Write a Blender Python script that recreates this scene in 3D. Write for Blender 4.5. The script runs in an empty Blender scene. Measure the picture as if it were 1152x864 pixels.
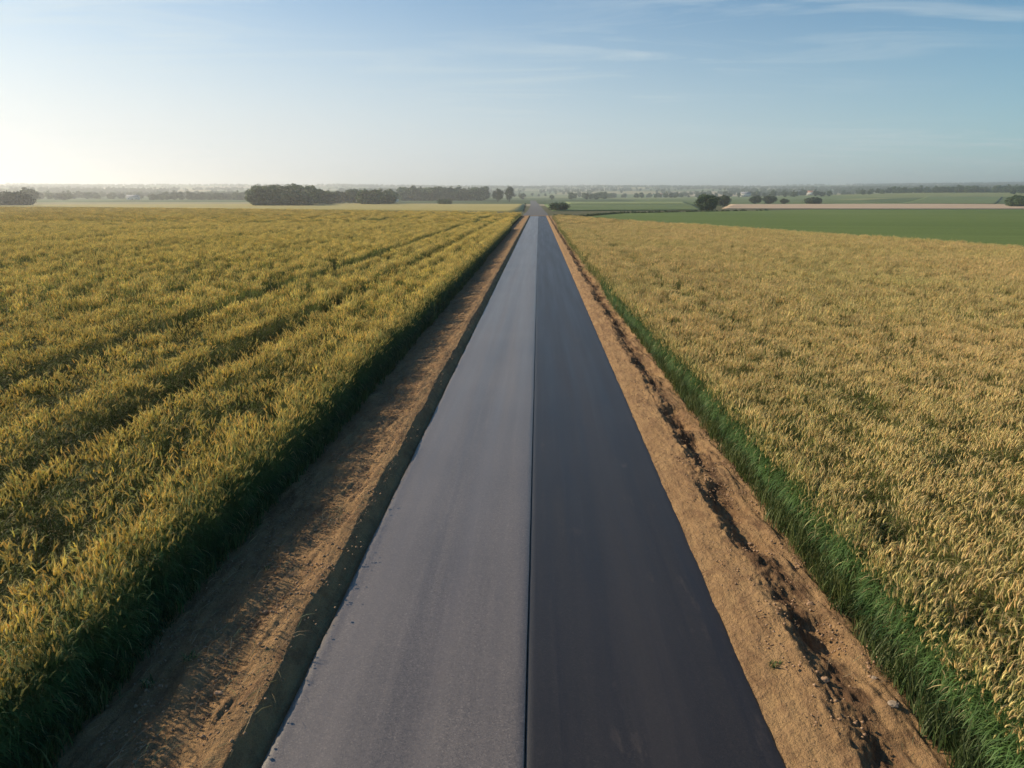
import bpy, math, random
import numpy as np
from mathutils import Vector, Matrix

S = bpy.context.scene
R = math.radians
# ------------------------------------------------------------------ camera
CAM_Z = 5.24
PITCH = 15.15      # degrees below horizontal
YAW = 2.16         # degrees to the left of the road
FPX = 768.0        # focal length in px of the 1152 wide photograph
cam_d = bpy.data.cameras.new('camera')
cam = bpy.data.objects.new('camera', cam_d)
S.collection.objects.link(cam)
cam.location = (0, 0, CAM_Z)
cam.rotation_euler = (R(90 - PITCH), 0, R(YAW))
cam_d.sensor_width = 36
cam_d.lens = 36 * FPX / 1152
cam_d.clip_start = 0.1
cam_d.clip_end = 30000
S.camera = cam

# ------------------------------------------------------------------ light
SUN_EL = 30.0
SUN_AZ = 68.0      # degrees left of straight ahead
sun_dir = Vector((-math.sin(R(SUN_AZ)) * math.cos(R(SUN_EL)), math.cos(R(SUN_AZ)) * math.cos(R(SUN_EL)), math.sin(R(SUN_EL))))
w = bpy.data.worlds.new("World"); S.world = w; w.use_nodes = True
nt = w.node_tree; N = nt.nodes; L = nt.links; N.clear()
out = N.new('ShaderNodeOutputWorld'); bg = N.new('ShaderNodeBackground')
sky = N.new('ShaderNodeTexSky'); sky.sky_type = 'NISHITA'; sky.sun_disc = False
sky.sun_elevation = R(SUN_EL)
sky.sun_rotation = R(-SUN_AZ)
sky.altitude = 50; sky.air_density = 1.0; sky.dust_density = 0.1; sky.ozone_density = 3.0
SKY_STR = 0.11
bg.inputs['Strength'].default_value = SKY_STR
# thin cirrus, mapped on a high flat layer
tc = N.new('ShaderNodeTexCoord'); sep = N.new('ShaderNodeSeparateXYZ'); L.new(tc.outputs['Generated'], sep.inputs[0])
def wm(op, a, b=None, c=None):
    n = N.new('ShaderNodeMath'); n.operation = op
    for i, v in enumerate((a, b, c)):
        if v is None: continue
        if isinstance(v, (int, float)): n.inputs[i].default_value = v
        else: L.new(v, n.inputs[i])
    return n.outputs[0]
zc = wm('MAXIMUM', sep.outputs[2], 0.0)
zz = wm('ADD', zc, 0.06)
ux = wm('DIVIDE', sep.outputs[0], zz); uy = wm('DIVIDE', sep.outputs[1], zz)
cmb = N.new('ShaderNodeCombineXYZ'); L.new(ux, cmb.inputs[0]); L.new(uy, cmb.inputs[1])
mp = N.new('ShaderNodeMapping'); L.new(cmb.outputs[0], mp.inputs[0])
mp.inputs['Rotation'].default_value = (0, 0, R(-12)); mp.inputs['Scale'].default_value = (0.38, 1.25, 1)
mp.inputs['Location'].default_value = (2.3, 9.7, 0)
n1 = N.new('ShaderNodeTexNoise'); n1.inputs['Scale'].default_value = 1.5; n1.inputs['Detail'].default_value = 9
n1.inputs['Roughness'].default_value = 0.62; n1.inputs['Distortion'].default_value = 0.9
L.new(mp.outputs[0], n1.inputs['Vector'])
n2 = N.new('ShaderNodeTexNoise'); n2.inputs['Scale'].default_value = 0.33; n2.inputs['Detail'].default_value = 3
L.new(cmb.outputs[0], n2.inputs['Vector'])
cl = N.new('ShaderNodeMapRange'); cl.inputs['From Min'].default_value = 0.49; cl.inputs['From Max'].default_value = 0.76
cl.inputs['To Max'].default_value = 0.8; L.new(n1.outputs['Fac'], cl.inputs['Value'])
cl2 = N.new('ShaderNodeMapRange'); cl2.inputs['From Min'].default_value = 0.42; cl2.inputs['From Max'].default_value = 0.58
L.new(n2.outputs['Fac'], cl2.inputs['Value'])
cf = wm('MULTIPLY', cl.outputs[0], cl2.outputs[0])
cmix = N.new('ShaderNodeMix'); cmix.data_type = 'RGBA'
hsv = N.new('ShaderNodeHueSaturation'); hsv.inputs['Saturation'].default_value = 1.3; hsv.inputs['Hue'].default_value = 0.5
L.new(sky.outputs[0], hsv.inputs['Color'])
tint = N.new('ShaderNodeMix'); tint.data_type = 'RGBA'; tint.blend_type = 'MULTIPLY'; tint.inputs['Factor'].default_value = 1
tint.inputs['B'].default_value = (0.05, 0.70, 0.76, 1); L.new(hsv.outputs[0], tint.inputs['A'])
# thin high veil: optical depth grows towards the horizon, brighter towards the sun
dt = N.new('ShaderNodeVectorMath'); dt.operation = 'DOT_PRODUCT'; L.new(tc.outputs['Generated'], dt.inputs[0]); dt.inputs[1].default_value = sun_dir
sc_ = wm('POWER', wm('MAXIMUM', wm('MULTIPLY_ADD', dt.outputs['Value'], 0.5, 0.5), 0.0), 2.0)
VEIL_TAU, VEIL_A, VEIL_B = 2.4, 5.0, 1.2
vf = wm('SUBTRACT', 1.0, wm('EXPONENT', wm('MULTIPLY', wm('MULTIPLY', wm('MULTIPLY_ADD', sc_, 3.4, 0.0), -VEIL_TAU), wm('EXPONENT', wm('DIVIDE', zc, -0.098)))))
vb = wm('MULTIPLY_ADD', sc_, VEIL_B, VEIL_A)
vcol = N.new('ShaderNodeMix'); vcol.data_type = 'RGBA'; vcol.blend_type = 'MULTIPLY'; vcol.inputs['Factor'].default_value = 1
vcol.inputs['A'].default_value = (0.95, 0.99, 1.03, 1); L.new(vb, vcol.inputs['B'])
vmix = N.new('ShaderNodeMix'); vmix.data_type = 'RGBA'; L.new(vf, vmix.inputs['Factor']); L.new(tint.outputs['Result'], vmix.inputs['A']); L.new(vcol.outputs['Result'], vmix.inputs['B'])
L.new(cf, cmix.inputs['Factor']); L.new(vmix.outputs['Result'], cmix.inputs['A'])
cmix.inputs['B'].default_value = (4.9, 5.6, 5.8, 1)
L.new(cmix.outputs['Result'], bg.inputs['Color']); L.new(bg.outputs[0], out.inputs['Surface'])

sd = bpy.data.lights.new('sun', 'SUN'); so = bpy.data.objects.new('sun', sd); S.collection.objects.link(so)
sd.energy = 4.9; sd.angle = R(0.6); sd.color = (1.0, 0.85, 0.63)
so.rotation_euler = sun_dir.to_track_quat('Z', 'Y').to_euler()

S.view_settings.view_transform = 'Standard'; S.view_settings.look = 'None'
S.view_settings.gamma = 1; S.view_settings.use_curve_mapping = False
S.view_settings.exposure = 0.32
S.cycles.max_bounces = 6; S.cycles.diffuse_bounces = 3; S.cycles.transmission_bounces = 2
S.cycles.volume_bounces = 1; S.cycles.transparent_max_bounces = 4; S.cycles.glossy_bounces = 2

# ------------------------------------------------------------------ helpers
rng = np.random.default_rng(7)
random.seed(7)

def vnoise(x, y, seed=0):
    xi = np.floor(x).astype(np.int64); yi = np.floor(y).astype(np.int64)
    fx = x - xi; fy = y - yi
    fx = fx * fx * fx * (fx * (fx * 6 - 15) + 10); fy = fy * fy * fy * (fy * (fy * 6 - 15) + 10)
    def h(a, b):
        n = (a * 374761393 + b * 668265263 + seed * 974634777) & 0xffffffff
        n = ((n ^ (n >> 13)) * 1274126177) & 0xffffffff
        n = (n ^ (n >> 16)) & 0xffffffff
        return n / 4294967295.0
    a = h(xi, yi); b = h(xi + 1, yi); c = h(xi, yi + 1); d = h(xi + 1, yi + 1)
    return (a * (1 - fx) + b * fx) * (1 - fy) + (c * (1 - fx) + d * fx) * fy
def fbm(x, y, oct=4, seed=0, rough=0.5):
    x = np.asarray(x, float); y = np.asarray(y, float)
    s = 0; a = 1; t = 0
    for i in range(oct):
        s = s + a * vnoise(x * 2 ** i + 17.3 * i, y * 2 ** i - 9.1 * i, seed + i); t += a; a *= rough
    return s / t * 2 - 1
def sstep(a, b, x):
    t = np.clip((x - a) / (b - a), 0, 1); return t * t * (3 - 2 * t)

def tag(o, label=None, cat=None, group=None, kind=None):
    if label: o['label'] = label
    if cat: o['category'] = cat
    if group: o['group'] = group
    if kind: o['kind'] = kind
    return o
def link(name, me, parent=None):
    o = bpy.data.objects.new(name, me); S.collection.objects.link(o)
    if parent: o.parent = parent
    return o
def empty(name, loc, rz=0):
    o = bpy.data.objects.new(name, None); S.collection.objects.link(o)
    o.location = loc; o.rotation_euler.z = rz; o.empty_display_size = 0.3; return o

def grid_mesh(name, X, Y, Z, mat, smooth=True):
    """X,Y,Z 2-D arrays"""
    ny, nx = X.shape
    V = np.stack([X, Y, Z], -1).reshape(-1, 3)
    i = np.arange(ny - 1)[:, None] * nx + np.arange(nx - 1)[None, :]
    F = np.stack([i, i + 1, i + nx + 1, i + nx], -1).reshape(-1, 4)
    return quads(name, V, F, mat, smooth=smooth)
def quads(name, V, F, mat, col=None, smooth=False):
    """V (n,3), F (m,4) with F[:,3]==-1 for triangles; col (m,3) per face"""
    V = np.asarray(V, np.float32); F = np.asarray(F, np.int64)
    tri = F[:, 3] < 0
    tot = np.where(tri, 3, 4)
    mask = np.ones(F.shape, bool); mask[tri, 3] = False
    loops = F[mask]
    me = bpy.data.meshes.new(name)
    me.vertices.add(len(V)); me.vertices.foreach_set('co', V.ravel())
    me.loops.add(len(loops)); me.loops.foreach_set('vertex_index', loops.astype(np.int32))
    me.polygons.add(len(F))
    st = np.concatenate([[0], np.cumsum(tot)[:-1]]).astype(np.int32)
    me.polygons.foreach_set('loop_start', st)
    me.polygons.foreach_set('loop_total', tot.astype(np.int32))
    if smooth: me.polygons.foreach_set('use_smooth', np.ones(len(F), bool))
    me.update(calc_edges=True)
    if col is not None:
        at_ = me.attributes.new('col', 'FLOAT_COLOR', 'FACE')
        c = np.ones((len(F), 4), np.float32); c[:, :3] = col
        at_.data.foreach_set('color', c.ravel())
    for m in (mat if isinstance(mat, (list, tuple)) else [mat]): me.materials.append(m)
    return me

class MB:
    def __init__(s): s.V = []; s.F = []; s.C = []; s.n = 0
    def add(s, V, F, c):
        V = np.asarray(V, float); F = np.asarray(F); F = np.where(F >= 0, F + s.n, -1)
        s.V.append(V); s.F.append(F); s.n += len(V)
        c = np.asarray(c, float)
        s.C.append(np.tile(c, (len(F), 1)) if c.ndim == 1 else c)
    def mesh(s, name, mat, smooth=False):
        return quads(name, np.concatenate(s.V), np.concatenate(s.F), mat, np.concatenate(s.C), smooth)

# ------------------------------------------------------------------ materials
def newmat(name):
    m = bpy.data.materials.new(name); m.use_nodes = True
    t = m.node_tree; t.nodes.clear()
    o = t.nodes.new('ShaderNodeOutputMaterial')
    return m, t, o
def nd(t, kind, **kw):
    n = t.nodes.new(kind)
    for k, v in kw.items():
        if hasattr(n, k): setattr(n, k, v)
        else: n.inputs[k.replace('_', ' ')].default_value = v
    return n
def noise(t, vec, scale, detail=4, rough=0.55, dist=0):
    n = t.nodes.new('ShaderNodeTexNoise'); n.inputs['Scale'].default_value = scale
    n.inputs['Detail'].default_value = detail; n.inputs['Roughness'].default_value = rough; n.inputs['Distortion'].default_value = dist
    if vec is not None: t.links.new(vec, n.inputs['Vector'])
    return n.outputs['Fac']
def mapping(t, vec, scale=(1, 1, 1), rot=(0, 0, 0)):
    n = t.nodes.new('ShaderNodeMapping'); n.inputs['Scale'].default_value = scale; n.inputs['Rotation'].default_value = rot
    t.links.new(vec, n.inputs[0]); return n.outputs[0]
def ramp(t, fac, stops):
    n = t.nodes.new('ShaderNodeValToRGB'); e = n.color_ramp.elements
    while len(e) < len(stops): e.new(0.5)
    for i, (p, c) in enumerate(stops):
        e[i].position = p
        e[i].color = (c[0], c[1], c[2], 1) if isinstance(c, (tuple, list)) else (c, c, c, 1)
    t.links.new(fac, n.inputs[0]); return n.outputs[0]
def mix(t, fac, a, b, mode='MIX'):
    n = t.nodes.new('ShaderNodeMix'); n.data_type = 'RGBA'; n.blend_type = mode
    for k, v in (('Factor', fac), ('A', a), ('B', b)):
        if isinstance(v, (int, float)): n.inputs[k].default_value = v
        elif isinstance(v, (tuple, list)): n.inputs[k].default_value = (v[0], v[1], v[2], 1)
        else: t.links.new(v, n.inputs[k])
    return n.outputs['Result']
def mth(t, op, a, b=None):
    n = t.nodes.new('ShaderNodeMath'); n.operation = op
    for i, v in enumerate((a, b)):
        if v is None: continue
        if isinstance(v, (int, float)): n.inputs[i].default_value = v
        else: t.links.new(v, n.inputs[i])
    return n.outputs[0]
def bsdf(t, o, col, rough=0.8, bump=None, bd=0.02, bs=1.0, spec=0.3):
    b = t.nodes.new('ShaderNodeBsdfPrincipled')
    if isinstance(col, (tuple, list)): b.inputs['Base Color'].default_value = (col[0], col[1], col[2], 1)
    else: t.links.new(col, b.inputs['Base Color'])
    if isinstance(rough, (int, float)): b.inputs['Roughness'].default_value = rough
    else: t.links.new(rough, b.inputs['Roughness'])
    b.inputs['Specular IOR Level'].default_value = spec
    if bump is not None:
        bn = t.nodes.new('ShaderNodeBump'); bn.inputs['Distance'].default_value = bd; bn.inputs['Strength'].default_value = bs
        t.links.new(bump, bn.inputs['Height']); t.links.new(bn.outputs[0], b.inputs['Normal'])
    t.links.new(b.outputs[0], o.inputs['Surface'])
    return b
def pos(t): return t.nodes.new('ShaderNodeNewGeometry').outputs['Position']

def foliage_mat(name, tint=(1, 1, 1), transl=0.3, var=0.16, patch=None, pscale=0.05, rough=0.55, spec=0.25):
    m, t, o = newmat(name)
    a = nd(t, 'ShaderNodeAttribute', attribute_name='col')
    oi = t.nodes.new('ShaderNodeObjectInfo')
    c = mix(t, 1.0, a.outputs['Color'], tint, 'MULTIPLY')
    if patch:
        nf = noise(t, pos(t), pscale, 4, 0.6)
        f = ramp(t, nf, [(0.38, 0), (0.66, 1)])
        c = mix(t, 1.0, c, mix(t, f, (1, 1, 1), patch), 'MULTIPLY')
    h = t.nodes.new('ShaderNodeHueSaturation')
    v = mth(t, 'MULTIPLY', oi.outputs['Random'], 2 * var)
    t.links.new(mth(t, 'ADD', v, 1 - var), h.inputs['Value'])
    t.links.new(c, h.inputs['Color'])
    b = t.nodes.new('ShaderNodeBsdfPrincipled'); t.links.new(h.outputs[0], b.inputs['Base Color'])
    b.inputs['Roughness'].default_value = rough; b.inputs['Specular IOR Level'].default_value = spec
    tr = t.nodes.new('ShaderNodeBsdfTranslucent'); t.links.new(h.outputs[0], tr.inputs[0])
    ms = t.nodes.new('ShaderNodeMixShader'); ms.inputs[0].default_value = transl
    t.links.new(b.outputs[0], ms.inputs[1]); t.links.new(tr.outputs[0], ms.inputs[2]); t.links.new(ms.outputs[0], o.inputs['Surface'])
    return m

M = {}
# soil of the verges
def dirt_mat():
    m, t, o = newmat('dirt')
    p = pos(t)
    streak = noise(t, mapping(t, p, (7, 1.1, 3), (0, 0, R(10))), 1.0, 6, 0.6, 0.3)
    n_big = noise(t, p, 0.9, 5, 0.6)
    n_mid = noise(t, p, 9, 6, 0.65)
    n_fin = noise(t, p, 75, 4, 0.7)
    n_cl = noise(t, p, 28, 3, 0.6)
    c = ramp(t, n_big, [(0.3, (0.315, 0.187, 0.082)), (0.7, (0.42, 0.265, 0.122))])
    c = mix(t, ramp(t, streak, [(0.42, 0), (0.68, 0.55)]), c, (0.12, 0.066, 0.038))
    c = mix(t, ramp(t, n_mid, [(0.3, 0.0), (0.75, 0.45)]), c, (0.42, 0.255, 0.14))
    c = mix(t, ramp(t, noise(t, p, 3.1, 6, 0.72), [(0.50, 0.0), (0.66, 0.6)]), c, (0.17, 0.092, 0.05))
    # furrow shade painted into the soil colour: broken dark patches along the right furrow
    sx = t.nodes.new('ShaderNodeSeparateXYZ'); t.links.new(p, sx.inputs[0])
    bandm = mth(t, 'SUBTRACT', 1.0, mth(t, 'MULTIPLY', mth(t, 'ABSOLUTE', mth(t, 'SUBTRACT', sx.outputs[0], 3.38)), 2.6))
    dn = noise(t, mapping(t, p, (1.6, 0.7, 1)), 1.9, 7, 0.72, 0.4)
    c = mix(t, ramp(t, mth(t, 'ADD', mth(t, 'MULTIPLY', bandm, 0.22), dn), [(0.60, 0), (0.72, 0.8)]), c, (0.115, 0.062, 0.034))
    c = mix(t, 1.0, c, ramp(t, n_fin, [(0.3, 0.72), (0.6, 1.1)]), 'MULTIPLY')
    hgt = mth(t, 'ADD', mth(t, 'ADD', mth(t, 'MULTIPLY', n_mid, 0.7), mth(t, 'MULTIPLY', n_cl, 0.35)), mth(t, 'MULTIPLY', n_fin, 0.18))
    hgt = mth(t, 'ADD', hgt, mth(t, 'MULTIPLY', streak, 0.5))
    bsdf(t, o, c, 0.95, hgt, 0.10, 1.0, 0.15)
    return m
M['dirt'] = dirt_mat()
def asphalt_mat(name, base, light, speck, rg, spc):
    m, t, o = newmat(name)
    p = pos(t)
    st = noise(t, mapping(t, p, (2.6, 0.07, 1)), 1.0, 5, 0.55, 0.2)
    st2 = noise(t, mapping(t, p, (9, 0.22, 1)), 1.0, 4, 0.6)
    big = noise(t, p, 0.35, 3, 0.5)
    fine = noise(t, p, 95, 3, 0.75)
    vor = t.nodes.new('ShaderNodeTexVoronoi'); vor.inputs['Scale'].default_value = 62; t.links.new(p, vor.inputs['Vector'])
    c = ramp(t, mth(t, 'ADD', mth(t, 'MULTIPLY', st, 0.6), mth(t, 'MULTIPLY', big, 0.4)), [(0.35, base), (0.65, light)])
    c = mix(t, ramp(t, st2, [(0.52, 0), (0.72, 0.35)]), c, tuple(x * 1.35 for x in light))
    c = mix(t, 1.0, c, ramp(t, fine, [(0.3, 1 - speck), (0.7, 1 + speck * 0.6)]), 'MULTIPLY')
    vc = t.nodes.new('ShaderNodeSeparateColor'); t.links.new(vor.outputs['Color'], vc.inputs[0])
    c = mix(t, 1.0, c, ramp(t, vc.outputs[0], [(0.0, 1 - speck * 1.1), (0.5, 1.0), (0.85, 1.0), (1.0, 1 + speck * 1.5)]), 'MULTIPLY')
    # two smoother wheel paths and dusty patches dragged on to the lane
    wp = noise(t, mapping(t, p, (1.15, 0.012, 1)), 1.0, 2, 0.5)
    c = mix(t, ramp(t, wp, [(0.42, 0), (0.62, 0.35)]), c, tuple(x * 1.45 for x in light))
    dn = noise(t, mapping(t, p, (1.4, 0.5, 1)), 1.1, 7, 0.72)
    c = mix(t, ramp(t, dn, [(0.60, 0), (0.80, 0.30)]), c, (0.20, 0.15, 0.11))
    hgt = mth(t, 'ADD', fine, mth(t, 'MULTIPLY', vor.outputs['Distance'], 0.8))
    bsdf(t, o, c, ramp(t, st, [(0.3, rg), (0.7, rg + 0.1)]), hgt, 0.004, 0.25, spc)
    return m
M['old'] = asphalt_mat('worn_asphalt', (0.092, 0.077, 0.066), (0.145, 0.121, 0.103), 0.34, 0.34, 1.0)
M['new'] = asphalt_mat('fresh_asphalt', (0.014, 0.0112, 0.0098), (0.027, 0.0215, 0.018), 0.30, 0.42, 0.6)
def simple(name, c1, c2, scale=1, rough=0.9, bd=0.05, det=5):
    m, t, o = newmat(name)
    n = noise(t, pos(t), scale, det, 0.6)
    bsdf(t, o, ramp(t, n, [(0.3, c1), (0.7, c2)]), rough, n, bd, 0.8, 0.15)
    return m
M['base_layer'] = simple('dark_road_base', (0.03, 0.028, 0.027), (0.06, 0.052, 0.046), 20, 0.95, 0.02)
M['gravel'] = simple('pale_gravel', (0.09, 0.09, 0.09), (0.15, 0.145, 0.14), 0.7)
M['clod'] = simple('clod_soil', (0.28, 0.17, 0.10), (0.44, 0.29, 0.18), 14, 0.95, 0.01)
M['stone'] = simple('field_stone', (0.26, 0.19, 0.13), (0.38, 0.30, 0.22), 20, 0.9, 0.005)

# ------------------------------------------------------------------ terrain
PD = np.array([0, 240, 330, 450, 650, 900, 1300, 2000, 3000, 4200, 6000, 9000.0])
PH = np.array([0, 0, -0.2, -0.2, 0.5, 2.0, 5.5, 14, 36, 66, 108, 95.0])
def terr(x, y):
    x = np.asarray(x, float); y = np.asarray(y, float)
    D = np.hypot(x, np.maximum(y, 0))
    # sideways only the same gentle rise
    h = np.interp(D, PD, PH)
    a = sstep(700, 2500, D)
    h = h + a * (fbm(x / 900 + 3, y / 700, 4, 11) * 9) + sstep(2500, 5000, D) * fbm(x / 1800, y / 1500, 3, 31) * 14
    h = h + sstep(420, 900, D) * fbm(x / 240, y / 200, 2, 41) * 0.8
    # right hand hill with a sloping green field
    h = h + 9 * np.exp(-((x - 760) / 330) ** 2 - ((y - 1250) / 360) ** 2)
    return h
def smart(a, b, n, g):   # symmetric graded coordinates
    u = np.linspace(-1, 1, n); return (a + b) / 2 + (b - a) / 2 * np.sign(u) * (np.sinh(g * np.abs(u)) / np.sinh(g))
xs = smart(-8500, 8500, 321, 6.0)
ys = np.concatenate([[-400, -150, -50, -10], 400 * np.linspace(0, 1, 30)[0:], 400 + 8600 * (np.sinh(2.6 * np.linspace(0, 1, 240)[1:]) / np.sinh(2.6))])
GX, GY = np.meshgrid(xs, ys)
GZ = terr(GX, GY) - 0.05 - 0.38 * (1 - sstep(5.5, 9.0, np.abs(GX))) * (1 - sstep(205, 224, GY))
# fields of the far countryside
def land_mat():
    m, t, o = newmat('farmland')
    p = pos(t)
    d = noise(t, p, 0.004, 2, 0.5)
    pm = mapping(t, p, (0.0032, 0.0024, 0), (0, 0, R(12)))
    v = t.nodes.new('ShaderNodeTexVoronoi'); v.inputs['Scale'].default_value = 1.0; t.links.new(pm, v.inputs['Vector'])
    v.inputs['Randomness'].default_value = 0.85
    sc = t.nodes.new('ShaderNodeSeparateColor'); t.links.new(v.outputs['Color'], sc.inputs[0])
    n = t.nodes.new('ShaderNodeValToRGB'); n.color_ramp.interpolation = 'CONSTANT'
    cols = [(0, (0.075, 0.11, 0.035)), (0.2, (0.17, 0.19, 0.07)), (0.36, (0.10, 0.14, 0.045)), (0.5, (0.30, 0.26, 0.13)), (0.62, (0.12, 0.16, 0.06)), (0.74, (0.38, 0.31, 0.20)), (0.84, (0.06, 0.09, 0.03)), (0.93, (0.24, 0.24, 0.10))]
    e = n.color_ramp.elements
    while len(e) < len(cols): e.new(0.5)
    for i, (q, c) in enumerate(cols): e[i].position = q; e[i].color = (*c, 1)
    t.links.new(sc.outputs[0], n.inputs[0])
    c = mix(t, 1.0, n.outputs[0], ramp(t, noise(t, p, 0.03, 6, 0.7), [(0.3, 0.75), (0.7, 1.2)]), 'MULTIPLY')
    ln = t.nodes.new('ShaderNodeVectorMath'); ln.operation = 'LENGTH'; t.links.new(p, ln.inputs[0])
    f = t.nodes.new('ShaderNodeMapRange'); f.inputs['From Min'].default_value = 520; f.inputs['From Max'].default_value = 640
    t.links.new(ln.outputs['Value'], f.inputs['Value'])
    near = ramp(t, noise(t, p, 1.3, 6, 0.7), [(0.3, (0.06, 0.075, 0.028)), (0.7, (0.13, 0.11, 0.055))])
    c = mix(t, f.outputs[0], near, c)
    bsdf(t, o, c, 0.95, noise(t, p, 3, 5), 0.1, 0.5, 0.1)
    return m
M['land'] = land_mat()
g = link('ground', grid_mesh('ground', GX, GY, GZ, M['land']))
tag(g, kind='structure')

# pixel of the 1152x864 photograph -> point on the terrain
cy_, sy_ = math.cos(R(YAW)), math.sin(R(YAW)); cp_, sp_ = math.cos(R(PITCH)), math.sin(R(PITCH))
fwd = np.array([-sy_ * cp_, cy_ * cp_, -sp_]); rgt = np.array([cy_, sy_, 0]); upv = np.cross(rgt, fwd)
def at(px, py, dmax=8000):
    d = fwd + rgt * (px - 576) / FPX - upv * (py - 432) / FPX
    d = d / np.hypot(d[0], d[1])
    s = np.geomspace(4, dmax, 6000)
    z = CAM_Z + d[2] * s - terr(d[0] * s, d[1] * s)
    k = np.nonzero(z <= 0)[0]
    s_ = s[k[0]] if len(k) else s[-1]
    return np.array([d[0] * s_, d[1] * s_, float(terr(d[0] * s_, d[1] * s_))])
def dirpt(px, D):
    d = fwd + rgt * (px - 576) / FPX - upv * (224 - 432) / FPX
    d = d / np.hypot(d[0], d[1]); return np.array([d[0] * D, d[1] * D, float(terr(d[0] * D, d[1] * D))])
def pxy(p):   # world -> photo pixel
    v = np.asarray(p) - np.array([0, 0, CAM_Z]); z = v @ fwd
    return 576 + FPX * (v @ rgt) / z, 432 - FPX * (v @ upv) / z, z

# ------------------------------------------------------------------ road
def yspace(y0, y1, d0, ymid):
    a = np.arange(y0, ymid, d0)
    n = int(np.log(y1 / ymid) / np.log(1 + d0 / ymid)) ; n = max(8, int(n * 0.6))
    return np.concatenate([a, np.geomspace(ymid, y1, n)])
XL, XS, XR = -2.59, -0.085, 2.41
def lane(name, x0, x1, ztop, mat, e0, e1):
    yy = np.concatenate([np.arange(-6, 30, 0.08), np.geomspace(30, 223, 260)])
    cols = [x0 - 0.0, x0, x0 + 0.012] + list(np.linspace(x0 + 0.1, x1 - 0.1, 8)) + [x1 - 0.012, x1, x1]
    X, Y = np.meshgrid(np.array(cols), yy)
    w0 = fbm(yy * 1.3, yy * 0 + 2, 5, 61, 0.65) * e0; w1 = fbm(yy * 1.1, yy * 0 + 7, 5, 71, 0.65) * e1
    f = (X - x0) / (x1 - x0)
    X = X + w0[:, None] * (1 - f) + w1[:, None] * f
    Z = np.full_like(X, ztop) + fbm(X * 0.6, Y * 0.25, 2, 5) * 0.006
    Z[:, 0] = -0.08; Z[:, -1] = -0.08
    Z[:, 1] -= 0.012; Z[:, -2] -= 0.008
    me = grid_mesh(name, X, Y, Z, mat, smooth=False)
    o = link(name, me); return o
o = lane('road', XL, XS, 0.034, M['old'], 0.018, 0.006); tag(o, 'worn light grey left lane of the country road', kind='structure')
o = lane('road', XS + 0.002, XR, 0.012, M['new'], 0.0, 0.016); tag(o, 'fresh black asphalt right lane of the country road', kind='structure')

# gravel continuation beyond the asphalt
def strip(name, pts, mat, kind='structure', n=60, dz=0.02):
    """pts: list of (x0,x1,y) rows"""
    P = np.array(pts, float); yy = np.geomspace(P[0, 2], P[-1, 2], n)
    a = np.interp(yy, P[:, 2], P[:, 0]); b = np.interp(yy, P[:, 2], P[:, 1])
    f = np.linspace(0, 1, 7)
    X = a[:, None] * (1 - f) + b[:, None] * f; Y = np.repeat(yy[:, None], 7, 1)
    o = link(name, grid_mesh(name, X, Y, terr(X, Y) + dz, mat)); tag(o, kind=kind); return o
strip('gravel_road', [(-5.0, 3.2, 222.9), (-5.4, 3.4, 260), (-5.2, 3.0, 330), (-6.0, 2.0, 480), (-8, 0, 700), (-12, -4, 1000)], M['gravel'], n=90, dz=0.06)

# ------------------------------------------------------------------ dirt verges
def gdirt(kind, u, y):
    """verge relief. u = distance from the road axis"""
    fine = fbm(u * 9, y * 9, 4, 101, 0.6) * 0.012 + fbm(u * 30, y * 30, 3, 103) * 0.006
    lump = fbm(u * 2.2, y * 1.3, 4, 105) * 0.035
    if kind == 'L':
        wob = fbm(y * 0.8, y * 0 + 1, 4, 111) * 0.07
        z = np.interp(u - wob * sstep(2.6, 2.85, u), [2.4, 2.60, 2.68, 2.86, 3.0, 3.5, 4.1, 4.6, 5.3], [-0.04, -0.035, 0.03, 0.225, 0.25, 0.19, 0.08, 0.02, -0.03])
        # harrow ridges running nearly along the road
        q = u + 0.16 * y
        rid = fbm(q * 9.0, y * 0.8, 4, 121, 0.6) * 0.05 * sstep(2.9, 3.2, u)
        rid = rid + fbm((u - 0.3 * y) * 5, y * 0.9, 3, 125, 0.6) * 0.035 * sstep(2.9, 3.2, u)
        return z + rid + lump * sstep(2.7, 3.0, u) + fine * sstep(2.55, 2.8, u)
    s = fbm(y * 0.55, y * 0 + 4, 4, 131)
    wob = s * 0.16
    uu = u - wob * sstep(2.6, 3.1, u) * (1 - sstep(3.7, 3.95, u))
    dep = np.clip(0.62 + 1.0 * fbm(y * 0.8, y * 0 + 9, 4, 133, 0.65), 0.18, 1.15)
    ub = uu + fbm(y * 2.2, y * 0 + 3, 5, 137, 0.7) * 0.07 * (1 - sstep(2.5, 2.8, uu))
    z = np.interp(ub, [2.3, 2.42, 2.62, 2.95, 3.12], [-0.03, 0.008, 0.085, 0.16, 0.175])
    groove = np.interp(uu, [3.02, 3.38, 3.54, 3.80, 4.1, 4.8], [0.0, -0.29, -0.26, -0.10, -0.11, -0.2])
    z = z + groove * np.where(uu > 3.02, dep * (1 - sstep(3.6, 4.1, u)) + sstep(3.6, 4.1, u), 0)
    cl = np.abs(fbm(u * 5, y * 3.2, 4, 141, 0.6)) * 0.12 * np.exp(-((uu - 3.2) / 0.3) ** 2)
    rid = fbm((u + 0.12 * y) * 7, y * 1.1, 4, 145, 0.6) * 0.06 * sstep(2.7, 3.0, u) * (0.35 + 0.65 * sstep(3.3, 3.6, u))
    return z + rid + cl + lump * 0.9 * sstep(2.45, 2.8, u) + fine * sstep(2.42, 2.6, u)
yv = np.concatenate([np.arange(-5, 3, 0.12), np.arange(3, 16, 0.028), np.geomspace(16, 224, 620)])
uL = np.concatenate([np.arange(2.5, 2.9, 0.016), np.arange(2.9, 4.9, 0.026), [5.0, 5.3]])
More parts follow.
